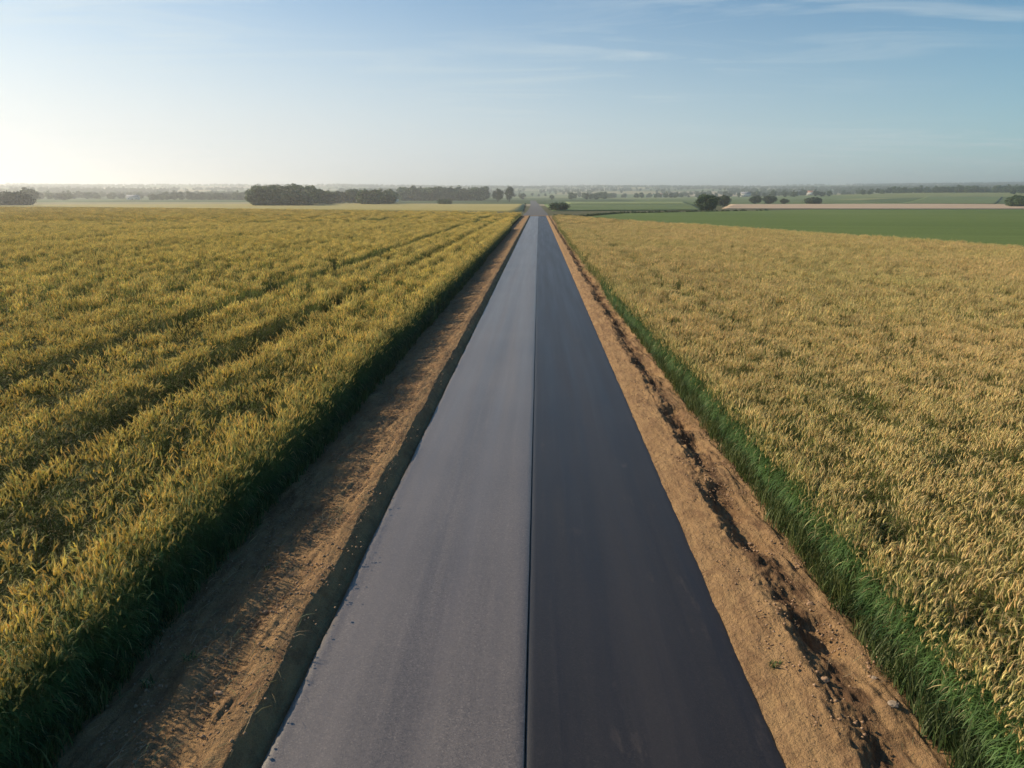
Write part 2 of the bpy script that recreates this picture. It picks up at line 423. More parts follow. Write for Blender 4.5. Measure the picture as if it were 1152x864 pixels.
U, Y = np.meshgrid(uL, yv)
o = link('dirt_verge', grid_mesh('dirt_verge', -U, Y, gdirt('L', U, Y), M['dirt'])); tag(o, 'brown soil verge with harrow ridges beside the worn lane', kind='structure')
uR = np.concatenate([np.arange(2.26, 4.2, 0.021), [4.3, 4.5, 4.7]])
U, Y = np.meshgrid(uR, yv)
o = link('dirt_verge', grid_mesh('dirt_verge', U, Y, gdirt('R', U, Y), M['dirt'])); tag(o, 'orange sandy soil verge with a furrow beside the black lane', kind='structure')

# ------------------------------------------------------------------ plant prototypes
def ribbon(mb, P, wd, side, col):
    """flat ribbon along the polyline P (n,3), width array wd, side vector"""
    P = np.asarray(P); n = len(P); wd = np.asarray(wd)[:, None]
    V = np.empty((2 * n, 3)); V[0::2] = P - side * wd / 2; V[1::2] = P + side * wd / 2
    F = [[2 * i, 2 * i + 1, 2 * i + 3, 2 * i + 2] for i in range(n - 1)]
    mb.add(V, F, col)
def tube3(mb, P, r, col, k=3, cap=True):
    P = np.asarray(P, float); n = len(P); r = np.asarray(r)
    d = P[-1] - P[0]; d = d / np.linalg.norm(d)
    a = np.cross(d, [0.3, 0.9, 0.1]); a /= np.linalg.norm(a); b = np.cross(d, a)
    ang = np.arange(k) * 2 * math.pi / k
    ring = np.cos(ang)[:, None] * a + np.sin(ang)[:, None] * b
    V = (P[:, None, :] + ring[None] * r[:, None, None]).reshape(-1, 3)
    F = []
    for i in range(n - 1):
        for j in range(k):
            F.append([i * k + j, i * k + (j + 1) % k, (i + 1) * k + (j + 1) % k, (i + 1) * k + j])
    mb.add(V, F, col)
def jit(c, r, a=0.15):
    return np.clip(np.array(c) * (1 + r.normal(0, a)) * (1 + r.normal(0, 0.04, 3)), 0.005, 1)

def stalk(mb, r, x, y, h, pal, lod, lean, leafy=1.0, head=True, hs=1.0):
    az = r.uniform(0, 2 * math.pi)
    ln = lean + r.normal(0, 0.06, 2)
    base = np.array([x, y, 0.0])
    top = np.array([x + ln[0] * h, y + ln[1] * h, h])
    mid = (base + top) / 2 + np.array([-ln[0], -ln[1], 0]) * h * 0.10
    stem_c = jit(pal['stem'], r)
    if lod == 0:
        tube3(mb, [base, mid, top], [0.0022, 0.002, 0.0014], stem_c)
    else:
        sd_ = np.array([math.cos(az), math.sin(az), 0])
        ribbon(mb, [base, top], [0.008 * (1 + lod), 0.006 * (1 + lod)], sd_, stem_c)
    # leaves
    nl = max(1, int(round(({0: 4, 1: 3, 2: 1}[lod]) * leafy)))
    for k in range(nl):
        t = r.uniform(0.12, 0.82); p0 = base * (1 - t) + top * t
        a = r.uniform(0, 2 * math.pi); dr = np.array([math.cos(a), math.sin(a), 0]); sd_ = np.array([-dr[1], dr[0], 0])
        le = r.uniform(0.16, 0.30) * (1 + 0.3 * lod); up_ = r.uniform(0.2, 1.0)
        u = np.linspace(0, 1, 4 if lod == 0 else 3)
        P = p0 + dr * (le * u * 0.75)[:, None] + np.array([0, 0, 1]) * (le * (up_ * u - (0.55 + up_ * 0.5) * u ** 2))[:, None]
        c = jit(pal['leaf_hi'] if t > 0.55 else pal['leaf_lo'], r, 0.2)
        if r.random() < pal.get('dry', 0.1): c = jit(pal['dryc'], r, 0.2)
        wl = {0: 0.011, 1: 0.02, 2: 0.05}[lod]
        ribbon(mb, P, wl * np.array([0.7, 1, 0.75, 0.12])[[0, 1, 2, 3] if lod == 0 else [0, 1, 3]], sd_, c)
    if not head: return
    # nodding ear with awns
    hd = ln * 2.5 + np.array([math.cos(az), math.sin(az)]) * r.uniform(0.0, 0.5)
    hl = r.uniform(0.075, 0.11) * hs
    d0 = np.array([ln[0], ln[1], 1.0]); d0 /= np.linalg.norm(d0)
    d1 = np.array([hd[0], hd[1], r.uniform(0.25, 1.2)]); d1 /= np.linalg.norm(d1)
    c = jit(pal['ear'], r, 0.16)
    if r.random() < pal.get('green_ear', 0.15): c = jit(pal['ear_g'], r, 0.15)
    if lod == 0:
        neck = top + d0 * 0.035; p1 = neck + (d0 * 0.4 + d1 * 0.6) * hl * 0.5; p2 = p1 + d1 * hl * 0.5
        tube3(mb, [top, neck], [0.0014, 0.0016], stem_c)
        tube3(mb, [neck, neck * 0.6 + p1 * 0.4, p1, p2], [0.0035, 0.0085, 0.0085, 0.002], c, k=4)
        for k in range(9):
            q = neck + (p2 - neck) * r.uniform(0.1, 1.0)
            dd = d1 + r.normal(0, 0.28, 3); dd /= np.linalg.norm(dd)
            s = np.cross(dd, r.normal(0, 1, 3)); s /= np.linalg.norm(s)
            aw = r.uniform(0.05, 0.085) * hs
            V = [q - s * 0.0013, q + s * 0.0013, q + dd * aw]
            mb.add(V, [[0, 1, 2, -1]], np.array(c) * 1.12)
    else:
        r_ = {1: 0.0105, 2: 0.024}[lod]
        ll = hl * (1.5 if lod == 1 else 2.1)
        p2 = top + (d0 + d1) / 2 * ll
        m_ = (top + p2) / 2
        tube3(mb, [top, m_, p2], [r_ * 0.3, r_, r_ * 0.25], c, k=3)
        if lod == 1:
            for k in range(2):
                dd = d1 + r.normal(0, 0.3, 3); s = np.cross(dd, r.normal(0, 1, 3)); s /= np.linalg.norm(s)
                q = top + (p2 - top) * r.uniform(0.3, 0.8)
                mb.add([q - s * 0.006, q + s * 0.006, q + dd * 0.09], [[0, 1, 2, -1]], np.array(c) * 1.08)

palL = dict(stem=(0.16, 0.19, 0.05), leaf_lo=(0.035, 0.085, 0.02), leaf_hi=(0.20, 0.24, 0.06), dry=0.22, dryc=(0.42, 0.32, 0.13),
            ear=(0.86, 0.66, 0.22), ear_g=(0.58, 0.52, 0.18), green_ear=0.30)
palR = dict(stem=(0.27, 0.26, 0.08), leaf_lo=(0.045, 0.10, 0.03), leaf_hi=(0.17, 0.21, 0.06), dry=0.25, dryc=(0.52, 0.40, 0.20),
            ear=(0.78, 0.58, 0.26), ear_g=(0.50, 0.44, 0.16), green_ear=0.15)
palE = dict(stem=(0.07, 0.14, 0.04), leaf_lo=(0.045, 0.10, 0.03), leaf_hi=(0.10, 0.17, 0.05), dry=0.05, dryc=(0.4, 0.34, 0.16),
            ear=(0.5, 0.40, 0.14), ear_g=(0.25, 0.3, 0.09), green_ear=0.5)
PROTO_ID = 0
def proto(mb, mat):
    global PROTO_ID
    me = mb.mesh('plant_mesh', mat)
    o = bpy.data.objects.new('plant_source', me)     # never linked: source mesh only
    return o
def clump(seed, n, rad, h, pal, lod, lean, mat, leafy=1.0, headp=1.0, hv=0.07, hs=1.0):
    r = np.random.default_rng(seed); mb = MB()
    for k in range(n):
        a = r.uniform(0, 2 * math.pi); d = rad * math.sqrt(r.random()) if lod == 0 else rad * abs(r.normal(0, 0.6))
        hh = h * (1 + r.normal(0, hv))
        stalk(mb, r, d * math.cos(a), d * math.sin(a), hh, pal, lod, np.array(lean), leafy, r.random() < headp, hs)
    return proto(mb, mat)
def grass(seed, n, rad, h, cols, mat, wd=0.009, lean=(0, 0), curl=0.38):
    r = np.random.default_rng(seed); mb = MB()
    for k in range(n):
        a = r.uniform(0, 2 * math.pi); d = rad * math.sqrt(r.random()); hh = h * r.uniform(0.45, 1.1)
        p0 = np.array([d * math.cos(a), d * math.sin(a), 0]); b = r.uniform(0, 2 * math.pi)
        dr = np.array([math.cos(b), math.sin(b), 0]) * r.uniform(0.1, curl) + np.array([lean[0], lean[1], 0]); sd_ = np.array([-math.sin(b), math.cos(b), 0])
        u = np.linspace(0, 1, 5)
        P = p0 + dr * (hh * u ** 1.8)[:, None] + np.array([0, 0, 1]) * (hh * (u - 0.28 * u ** 3 * np.linalg.norm(dr) * 2))[:, None]
        ribbon(mb, P, wd * r.uniform(0.7, 1.3) * np.array([0.7, 1, 0.9, 0.6, 0.1]), sd_, jit(cols[r.integers(len(cols))], r, 0.22))
    return proto(mb, mat)

def scatter(name, P, rot, scl, idx, sources, **tags):
    """one object: a cloud of points whose modifier sets a source mesh on each point"""
    me = bpy.data.meshes.new(name)
    P = np.asarray(P, np.float32); me.vertices.add(len(P)); me.vertices.foreach_set('co', P.ravel())
    a = me.attributes.new('rot', 'FLOAT_VECTOR', 'POINT'); a.data.foreach_set('vector', np.asarray(rot, np.float32).ravel())
    a = me.attributes.new('scl', 'FLOAT_VECTOR', 'POINT'); a.data.foreach_set('vector', np.asarray(scl, np.float32).ravel())
    a = me.attributes.new('idx', 'INT', 'POINT'); a.data.foreach_set('value', np.asarray(idx, np.int32))
    o = link(name, me); tag(o, kind='stuff', **tags)
    ng = bpy.data.node_groups.new(name, 'GeometryNodeTree')
    ng.interface.new_socket('Geometry', in_out='INPUT', socket_type='NodeSocketGeometry')
    ng.interface.new_socket('Geometry', in_out='OUTPUT', socket_type='NodeSocketGeometry')
    gi = ng.nodes.new('NodeGroupInput'); go = ng.nodes.new('NodeGroupOutput')
    iop = ng.nodes.new('GeometryNodeInstanceOnPoints'); iop.inputs['Pick Instance'].default_value = True
    ng.links.new(gi.outputs[0], iop.inputs['Points'])
    g2i = ng.nodes.new('GeometryNodeGeometryToInstance')
    for s in reversed(sources):
        oi = ng.nodes.new('GeometryNodeObjectInfo'); oi.inputs['Object'].default_value = s; oi.inputs['As Instance'].default_value = False
        ng.links.new(oi.outputs['Geometry'], g2i.inputs[0])
    ng.links.new(g2i.outputs[0], iop.inputs['Instance'])
    def attr(nm, ty):
        n = ng.nodes.new('GeometryNodeInputNamedAttribute'); n.data_type = ty; n.inputs['Name'].default_value = nm
        return [s for s in n.outputs if s.enabled and s.name == 'Attribute'][0]
    ng.links.new(attr('idx', 'INT'), iop.inputs['Instance Index'])
    ng.links.new(attr('rot', 'FLOAT_VECTOR'), iop.inputs['Rotation'])
    ng.links.new(attr('scl', 'FLOAT_VECTOR'), iop.inputs['Scale'])
    ng.links.new(iop.outputs[0], go.inputs[0])
    md = o.modifiers.new('scatter', 'NODES'); md.node_group = ng
    return o

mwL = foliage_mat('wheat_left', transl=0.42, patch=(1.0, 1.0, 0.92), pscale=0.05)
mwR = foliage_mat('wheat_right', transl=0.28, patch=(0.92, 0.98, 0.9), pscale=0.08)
mgr = foliage_mat('grass_blades', transl=0.3, patch=(1.2, 1.05, 0.8), pscale=0.6)
LEAN = (0.05, -0.04)
def wheat_sources(pal, mat, s0, h):
    A = [clump(s0 + i, 17, 0.17, h, pal, 0, (LEAN[0] + 0.06 * math.sin(i * 2.1), LEAN[1] + 0.06 * math.cos(i * 1.7)), mat, hs=1.0, hv=0.055) for i in range(8)]
    B = [clump(s0 + 20 + i, 54, 0.36, h, pal, 1, LEAN, mat, hv=0.09) for i in range(6)]
    C = [clump(s0 + 40 + i, 95, 1.0, h, pal, 2, LEAN, mat, hv=0.10) for i in range(5)]
    pe = dict(palE, ear=pal['ear'], ear_g=pal['ear_g'])
    E = [clump(s0 + 60 + i, 9, 0.10, h * 0.96, pe, 0, (0.04, -0.04), mat, leafy=2.6, headp=0.35, hv=0.12) for i in range(6)]
    return A + B + C + E
nA, nB, nC, nE = 8, 6, 5, 6
def inview(x, y, m=60):
    z = y * cp_ + 4.6 * sp_
    px = 605 + FPX * x / np.maximum(z, 0.5)
    mm = m + FPX * 3.2 / np.maximum(z, 0.5)
    return (px > -mm) & (px < 1152 + mm)

def jgrid(x0, x1, y0, y1, step, r):
    a = np.arange(x0, x1, step); b = np.arange(y0, y1, step)
    X, Y = np.meshgrid(a, b); X = X.ravel() + r.uniform(-.5, .5, X.size) * step; Y = Y.ravel() + r.uniform(-.5, .5, Y.size) * step
    return X, Y
def gaps_left(x, y):
    """density 0..1 and height factor from tramlines and drill rows"""
    d = np.ones_like(x); hh = np.ones_like(x)
    wob = fbm(y * 0.03, y * 0 + 3, 2, 201) * 0.25 + fbm(y * 0.4, y * 0, 2, 203) * 0.04
    for c, wd, st in ((-12.7, 0.74, 1.02), (-8.5, 0.44, 1.02), (-6.6, 0.27, 0.85), (-10.7, 0.30, 0.85), (-20.5, 0.62, 1.0), (-22.8, 0.55, .95), (-34.0, .7, .95), (-36.4, .7, .95), (-50, .9, .9), (-53, .9, .9), (-72, 1.1, .9), (-76, 1.1, .9), (-100, 1.3, .9), (-130, 1.5, .9), (-16.6, .16, .5), (-28, .35, .8), (-25.5, .4, .8), (-31, .4, .8), (-14.8, .3, .8), (-17.6, .3, .8), (-42, .5, .8), (-58, .6, .8), (-64, .6, .7)):
        k = np.exp(-((x - c - wob) / wd) ** 4)
        var = 1.0 if st >= 0.8 else 0.6 + 0.4 * fbm(y * 0.3 + c, y * 0, 2, 205)
        d = d * (1 - st * k * var)
    d = d * (0.72 + 0.28 * rowc(x, y))
    return np.clip(d, 0, 1), hh
def rowc(x, y): return np.cos(x * 6.0 + 1.0 * fbm(y * .1, x * .1, 2, 235))
def gaps_right(x, y):
    d = np.ones_like(x); hh = np.ones_like(x)
    wob = fbm(y * 0.07, y * 0 + 5, 3, 211) * 0.4
    for c, wd, st in ((7.2, 0.38, 0.75), (17.8, 0.5, 0.6), (5.0, 0.14, 0.7), (11.8, 0.18, 0.3), (27, .5, .5)):
        k = np.exp(-((x - c - wob * 1.0) / wd) ** 4)
        var = np.clip(0.75 + 0.9 * fbm(y * 0.35 + c, y * 0, 3, 215), 0, 1)
        d = d * (1 - st * k * var)
    return d, hh
# field outlines
def inL(x, y, m=0):
    edge = -4.78 + fbm(y * 0.9, y * 0 + 2, 3, 221) * 0.07
    far = np.interp(-x, [0, 8, 60, 150, 420], [222, 225, 262, 330, 430])
    return (x < edge - m) & (y < far - m)
def edgeR(y): return np.interp(y, [0, 15, 36, 60, 110, 230], [4.30, 4.22, 3.78, 3.62, 3.55, 3.5]) + fbm(y * 0.9, y * 0 + 6, 3, 223) * 0.08
P1 = at(655, 246.5); P2 = at(1152, 287)
P1 = np.array([13.0, 172.0]); P2 = np.array([48.0, 62.0])
def farR(x):   # y of the border with the green field
    return np.where(x < 13, np.interp(x, [0, 6, 13], [205, 200, 172]), np.interp(x, [13, 48, 90], [172, 62, -60]))
def inR(x, y, m=0): return (x > edgeR(y) + m) & (y < farR(x) - m)

def make_field(side):
    r = np.random.default_rng(5 if side == 'L' else 6)
    P = []; ID = []; SC = []
    ins = inL if side == 'L' else inR; gp = gaps_left if side == 'L' else gaps_right
    sgn = -1 if side == 'L' else 1
    NEAR, MID = 26, 125
    def emit(x, y, ids, base, hn):
        zs = terr(x, y)
        P.append(np.stack([x, y, zs - 0.02], -1)); ID.append(ids)
        s = base * (1 + hn)
        SC.append(np.stack([base * np.ones_like(s), base * np.ones_like(s), s], -1))
    def hvar(x, y): return 0.13 * rowc(x, y) * (1.0 if side == 'L' else 0.3) + fbm(x * 3.2, y * 1.5, 3, 231) * 0.22 + fbm(x * 0.12, y * 0.1, 2, 233) * 0.08
    # near
    lim = 29
    x, y = jgrid(4 if side == 'R' else -lim, lim if side == 'R' else -4, -2, NEAR + 3, 0.215, r)
    D = y + r.normal(0, 1.2, len(y))
    d, hh = gp(x, y); hole = np.clip(0.95 + fbm(x * 3.6, y * 1.8, 3, 241) * (1.5 if side == 'L' else 1.7), 0.08, 1)
    k = ins(x, y, 0.05) & (D < NEAR) & inview(x, y, 160) & (r.random(len(x)) < d * hole)
    emit(x[k], y[k], r.integers(0, nA, k.sum()), 1.0, hvar(x[k], y[k]))
    # mid
    x, y = jgrid(3 if side == 'R' else -95, 95 if side == 'R' else -4, NEAR - 3, MID + 10, 0.46, r)
    D = y + r.normal(0, 1.2, len(y)); d, hh = gp(x, y); hole = np.clip(1.0 + fbm(x * 2.6, y * 1.1, 3, 243) * 1.5, 0.15, 1)
    k = ins(x, y, 0.18) & (D >= NEAR) & (D < MID) & inview(x, y, 60) & (r.random(len(x)) < d ** 1.3 * hole)
    emit(x[k], y[k], nA + r.integers(0, nB, k.sum()), 1.0, hvar(x[k], y[k]))
    # far
    x, y = jgrid(3 if side == 'R' else -430, 120 if side == 'R' else -4, MID - 8, 440, 1.3, r)
    D = y + r.normal(0, 3, len(y)); d, hh = gp(x, y)
    k = ins(x, y, 1.0) & (D >= MID) & inview(x, y, 40) & (r.random(len(x)) < d ** 1.3 * np.clip(0.95 + fbm(x * 0.9, y * 0.15, 3, 247) * 1.5, 0.2, 1))
    emit(x[k], y[k], nA + nB + r.integers(0, nC, k.sum()), 1.0, hvar(x[k] * 0.5, y[k] * 0.5))
    # leafy green edge rows beside the verge
    m = 3600; yy = 2 + (125 - 2) * r.random(m) ** 1.5 - 3; e = (-4.78 + fbm(yy * .9, yy * 0 + 2, 3, 221) * .07) if side == 'L' else edgeR(yy)
    xx = e + sgn * np.abs(r.normal(0, 0.16, m)); 
    if side == 'R':
        kk = yy < 36 + r.normal(0, 3, m); xx, yy = xx[kk], yy[kk]; m = len(xx)
    emit(xx, yy, nA + nB + nC + r.integers(0, nE, m), 1.0, r.normal(-0.06, 0.1, m) + fbm(yy * 2, yy * 0, 2, 251) * 0.1)
    P = np.concatenate(P); ID = np.concatenate(ID); SC = np.concatenate(SC)
    n = len(P); rot = np.zeros((n, 3)); rot[:, 2] = r.uniform(-0.9, 0.9, n); rot[:, 0] = r.normal(0, 0.05, n); rot[:, 1] = r.normal(0, 0.05, n)
    print('wheat', side, n)
    src = wheat_sources(palL if side == 'L' else palR, mwL if side == 'L' else mwR, 1000 if side == 'L' else 2000, 1.0 if side == 'L' else 0.80)
    lab = 'ripening green gold wheat with tramlines left of the road' if side == 'L' else 'paler tan wheat right of the road with green grassy edge'
    scatter('wheat_field', P, rot, SC, ID, src, label=lab, cat='wheat')
make_field('L'); make_field('R')

# leaf litter canopy under the far wheat so that bare soil does not show through
def canopy(name, ins, x0, x1, y0, y1, mat, gp, hgt):
    m = 0
    X, Y = np.meshgrid(np.linspace(x0, x1, 420), np.concatenate([np.linspace(y0, 120, 120), np.linspace(121.5, y1, 130)]))
    d, _ = gp(X, Y)
    Z = terr(X, Y) + hgt * d * sstep(y0, y0 + 15, Y) + fbm(X * .8, Y * .8, 2, 261) * 0.07 - 0.02
    ny, nx = X.shape; i = np.arange(ny - 1)[:, None] * nx + np.arange(nx - 1)[None]
    F = np.stack([i, i + 1, i + nx + 1, i + nx], -1).reshape(-1, 4)
    cxm = X.ravel()[F].mean(1); cym = Y.ravel()[F].mean(1)
    k = ins(cxm, cym, 0.8) & inview(cxm, cym, 80)
    me = quads(name, np.stack([X, Y, Z], -1).reshape(-1, 3), F[k], mat, smooth=True)
    return link(name, me)
M['underL'] = simple('wheat_understorey_left', (0.12, 0.13, 0.035), (0.30, 0.25, 0.08), 5)
M['underR'] = simple('wheat_understorey_right', (0.20, 0.17, 0.06), (0.40, 0.31, 0.15), 5)
o = canopy('wheat_undergrowth', inL, -330, -4.5, 60, 430, M['underL'], gaps_left, 0.55); tag(o, 'dense lower leaves under the far part of the left wheat', 'undergrowth', kind='stuff')
o = canopy('wheat_undergrowth', inR, 3.4, 75, 60, 206, M['underR'], gaps_right, 0.5); tag(o, 'dense lower leaves under the far part of the right wheat', 'undergrowth', kind='stuff')

# green grass fringe on the right, thin ragged fringe on the left
gg = [(0.047, 0.080, 0.026), (0.075, 0.115, 0.036), (0.14, 0.175, 0.07)]
gdry = [(0.45, 0.37, 0.2), (0.36, 0.30, 0.16), (0.2, 0.22, 0.08)]
GS = [grass(300 + i, 34, 0.16, 0.52, gg, mgr, 0.013) for i in range(5)] + [grass(320 + i, 16, 0.12, 0.40, gdry + gg[:1], mgr, 0.005, curl=0.9) for i in range(3)]
r = np.random.default_rng(31)
m = 2600; yy = 1 + 37 * r.random(m) ** 1.25; t_ = r.random(m)
wd = np.interp(yy, [0, 8, 20, 38], [0.62, 0.52, 0.42, 0.1]) * (1 + 0.5 * fbm(yy * 0.8, yy * 0 + 8, 3, 275))
xx = np.interp(yy, [0, 15, 40], [4.0, 3.98, 3.85]) + fbm(yy * 1.6, yy * 0 + 6, 3, 271) * 0.07 + wd * t_
hs_ = (0.6 + 0.65 * t_) * (1 + 0.5 * fbm(yy * 2.2, xx * 3, 3, 273))
idx = np.where(r.random(m) < np.where(t_ < 0.15, 0.5, 0.14), 5 + r.integers(0, 3, m), r.integers(0, 5, m))
Pp = np.stack([xx, yy, gdirt('R', xx, yy) * (xx < 4.5) - 0.02], -1); rot = np.zeros((m, 3)); rot[:, 2] = r.uniform(0, 6.28, m)
scatter('grass_fringe', Pp, rot, np.stack([hs_ * 0 + 1, hs_ * 0 + 1, hs_], -1), idx, GS, label='bright green uncut grass along the foot of the right wheat', cat='grass')
m = 1500; yy = 1 + 60 * r.random(m) ** 1.4; xx = -4.66 + fbm(yy * 1.6, yy * 0 + 6, 3, 281) * 0.08 - r.random(m) * 0.25
hs_ = r.uniform(0.3, 0.85, m); idx = np.where(r.random(m) < 0.12, 5 + r.integers(0, 3, m), r.integers(0, 5, m)); rot = np.zeros((m, 3)); rot[:, 2] = r.uniform(0, 6.28, m)
scatter('grass_fringe', np.stack([xx, yy, gdirt('L', -xx, yy) - 0.02], -1), rot, np.stack([hs_ * 0 + 1, hs_ * 0 + 1, hs_], -1), idx, GS, label='shaded dark green grass along the foot of the left wheat', cat='grass')
# straw lying on the verges, soil crumbs
def straw_src(seed):
    r = np.random.default_rng(seed); mb = MB()
    for k in range(6):
        a = r.normal(1.35, 0.5); L_ = r.uniform(0.06, 0.22); p = np.array([r.normal(0, .12), r.normal(0, .12), 0.008]); d = np.array([math.cos(a), math.sin(a), r.uniform(-.02, .12)])
        q = p + d * L_ * .5 + np.array([0, 0, 0.015]); e = p + d * L_ + np.array([r.normal(0, .02), 0, 0])
        ribbon(mb, [p, q, e], [0.003, 0.005, 0.002], np.array([-d[1], d[0], 0.3]), jit([(0.42, 0.33, 0.2), (0.3, 0.22, 0.14), (0.25, 0.25, 0.12)][k % 3], r, .2))
    return proto(mb, mgr)
def crumb_src(seed):
    r = np.random.default_rng(seed); mb = MB()
    for k in range(7):
        c = np.array([r.normal(0, .09), r.normal(0, .09), 0.0]); s = r.uniform(0.006, 0.02)
        V = np.array([[1, 0, 0], [0, 1, 0], [-1, 0, 0], [0, -1, 0], [0, 0, .8], [0, 0, -.8]]) * s * r.uniform(.7, 1.3, (6, 3)) + c
        F = [[0, 1, 4, -1], [1, 2, 4, -1], [2, 3, 4, -1], [3, 0, 4, -1], [1, 0, 5, -1], [2, 1, 5, -1], [3, 2, 5, -1], [0, 3, 5, -1]]
        mb.add(V, F, (0.4, 0.27, 0.17))
    return proto(mb, M['clod'])
ST = [straw_src(400 + i) for i in range(4)]; CR = [crumb_src(420 + i) for i in range(5)]
def verge_scatter(name, n, side, lo, hi, src, label, cat, seed, dens=None):
    r = np.random.default_rng(seed); y = 2 + 45 * r.random(n) ** 1.6; u = r.uniform(lo, hi, n)
    if dens is not None:
        k = r.random(n) < dens(u, y); y = y[k]; u = u[k]; n = len(y)
    z = gdirt(side, u, y); s = r.uniform(0.6, 1.4, n); rot = np.zeros((n, 3)); rot[:, 2] = r.uniform(-.5, .5, n) if 'straw' in name else r.uniform(0, 6, n)
    scatter(name, np.stack([u * (-1 if side == 'L' else 1), y, z], -1), rot, np.stack([s, s, s], -1), r.integers(0, len(src), n), src, label=label, cat=cat)
verge_scatter('dry_straw', 1500, 'L', 2.95, 4.6, ST, 'dry stems and weeds lying on the soil beside the worn lane', 'straw', 41, lambda u, y: np.clip(0.5 + 1.4 * fbm(u * 3, y * 1.2, 3, 291), 0.05, 1))
verge_scatter('dry_straw', 500, 'R', 3.2, 4.05, ST, 'dry stems lying on the soil beside the black lane', 'straw', 42, lambda u, y: np.clip(0.3 + 1.4 * fbm(u * 3, y * 1.2, 3, 293), 0.02, 1))
verge_scatter('soil_crumbs', 1500, 'L', 2.85, 4.5, CR, 'small brown soil crumbs on the verge beside the worn lane', 'soil', 43)
verge_scatter('soil_crumbs', 2200, 'R', 2.72, 4.1, CR, 'small orange soil crumbs on the verge beside the black lane', 'soil', 44, lambda u, y: np.clip(0.4 + 1.6 * fbm(u * 3, y * 1.5, 3, 295), 0.08, 1))

# ------------------------------------------------------------------ middle distance fields
def poly_field(name, P, mat, hgt, label, cat, n=(60, 30), seed=1, wav=0.05, kind='stuff'):
    """P: four ground corners (near-left, near-right, far-right, far-left) -> low slab of crop with real sides"""
    P = [np.array(p[:2], float) for p in P]
    a = np.linspace(0, 1, n[0]); b = np.linspace(0, 1, n[1])
    A, B = np.meshgrid(a, b)
    Q = (P[0][None, None] * ((1 - A) * (1 - B))[..., None] + P[1][None, None] * (A * (1 - B))[..., None] + P[2][None, None] * (A * B)[..., None] + P[3][None, None] * ((1 - A) * B)[..., None])
    X, Y = Q[..., 0], Q[..., 1]
    Z = terr(X, Y) + hgt + fbm(X * .3, Y * .3, 3, seed) * wav
    bd = (A == 0) | (A == 1) | (B == 0) | (B == 1)
    # border ring drops to the ground
    X2 = np.pad(X, 1, mode='edge'); Y2 = np.pad(Y, 1, mode='edge'); Z2 = np.pad(Z, 1, mode='edge')
    gz = terr(X2, Y2) - 0.15
    Z2[0] = gz[0]; Z2[-1] = gz[-1]; Z2[:, 0] = gz[:, 0]; Z2[:, -1] = gz[:, -1]
    o = link(name, grid_mesh(name, X2, Y2, Z2, mat)); tag(o, label, cat, kind=kind); return o
def crop_mat(name, c1, c2, sx, sy, rot=0, fine=3.0, bd=0.15):
    m, t, o = newmat(name); p = pos(t)
    rows = noise(t, mapping(t, p, (sx, sy, 1), (0, 0, R(rot))), 1.0, 5, 0.6)
    f = noise(t, p, fine, 5, 0.7); big = noise(t, p, 0.012, 3, 0.5)
    c = ramp(t, mth(t, 'ADD', mth(t, 'MULTIPLY', rows, .6), mth(t, 'MULTIPLY', big, .4)), [(0.35, c1), (0.65, c2)])
    c = mix(t, 1.0, c, ramp(t, f, [(0.3, .75), (.7, 1.2)]), 'MULTIPLY')
    bsdf(t, o, c, 0.85, f, bd, 0.9, 0.15); return m
M['green'] = crop_mat('green_crop', (0.095, 0.140, 0.030), (0.145, 0.190, 0.050), 0.02, 0.35, 8)
M['peach'] = crop_mat('stubble', (0.42, 0.30, 0.20), (0.50, 0.38, 0.26), 0.02, 0.2, 0)
M['pale'] = crop_mat('pale_green_crop', (0.16, 0.20, 0.06), (0.22, 0.25, 0.09), 0.01, 0.15, 0)
M['gold'] = crop_mat('gold_crop', (0.34, 0.29, 0.09), (0.42, 0.34, 0.12), 0.01, 0.15, 0)
M['mead'] = crop_mat('meadow', (0.09, 0.13, 0.04), (0.14, 0.18, 0.06), 0.01, 0.12, 0)
# green field: a wedge beyond the right wheat
def tri_green():
    X, Y = np.meshgrid(np.linspace(11, 420, 330), np.linspace(-20, 385, 330))
    far = np.interp(X, [10, 13.5, 32, 78, 145, 420], [203, 208, 260, 309, 372, 385])
    lo = farR(X) + 0.25
    Yn = lo + (far - lo) * (Y + 20) / 405
    lo2 = np.maximum(lo, -20); Yn = lo2 + (far - lo2) * (Y + 20) / 405
    Z = terr(X, Yn) + 0.28 + fbm(X * .8, Yn * .8, 3, 301) * 0.06
    X2 = np.pad(X, 1, mode='edge'); Y2 = np.pad(Yn, 1, mode='edge'); Z2 = np.pad(Z, 1, mode='edge')
    for s in (np.s_[0], np.s_[-1], np.s_[:, 0], np.s_[:, -1]): Z2[s] = -0.1
    o = link('green_field', grid_mesh('green_field', X2, Y2, Z2, M['green'])); tag(o, 'flat dark green young crop field beyond the tan wheat', 'field', kind='stuff')
tri_green()
def fld(name, px, mat, h, label, **k):
    return poly_field(name, [at(*p) for p in px], mat, h, label, 'field', **k)
fld('stubble_field', [(812, 235.0), (1152 + 60, 235.2), (1152 + 60, 230.2), (822, 230.0)], M['peach'], 0.25, 'narrow peach coloured stubble strip beyond the green field', n=(60, 12))
fld('cereal_field', [(-60, 231.3), (588, 238.3), (590, 230), (330, 229.6)], M['gold'], 0.45, 'pale yellow green cereal strip beyond the left wheat', n=(60, 16))
fld('meadow', [(622, 237.6), (792, 236.5), (780, 230.0), (612, 230.2)], M['mead'], 0.25, 'light green meadow right of the gravel road', n=(30, 14))
fld('pasture', [(640, 229.6), (776, 229.6), (770, 227.2), (636, 227.2)], M['pale'], 0.3, 'pale lime pasture behind the light green meadow', n=(30, 10))
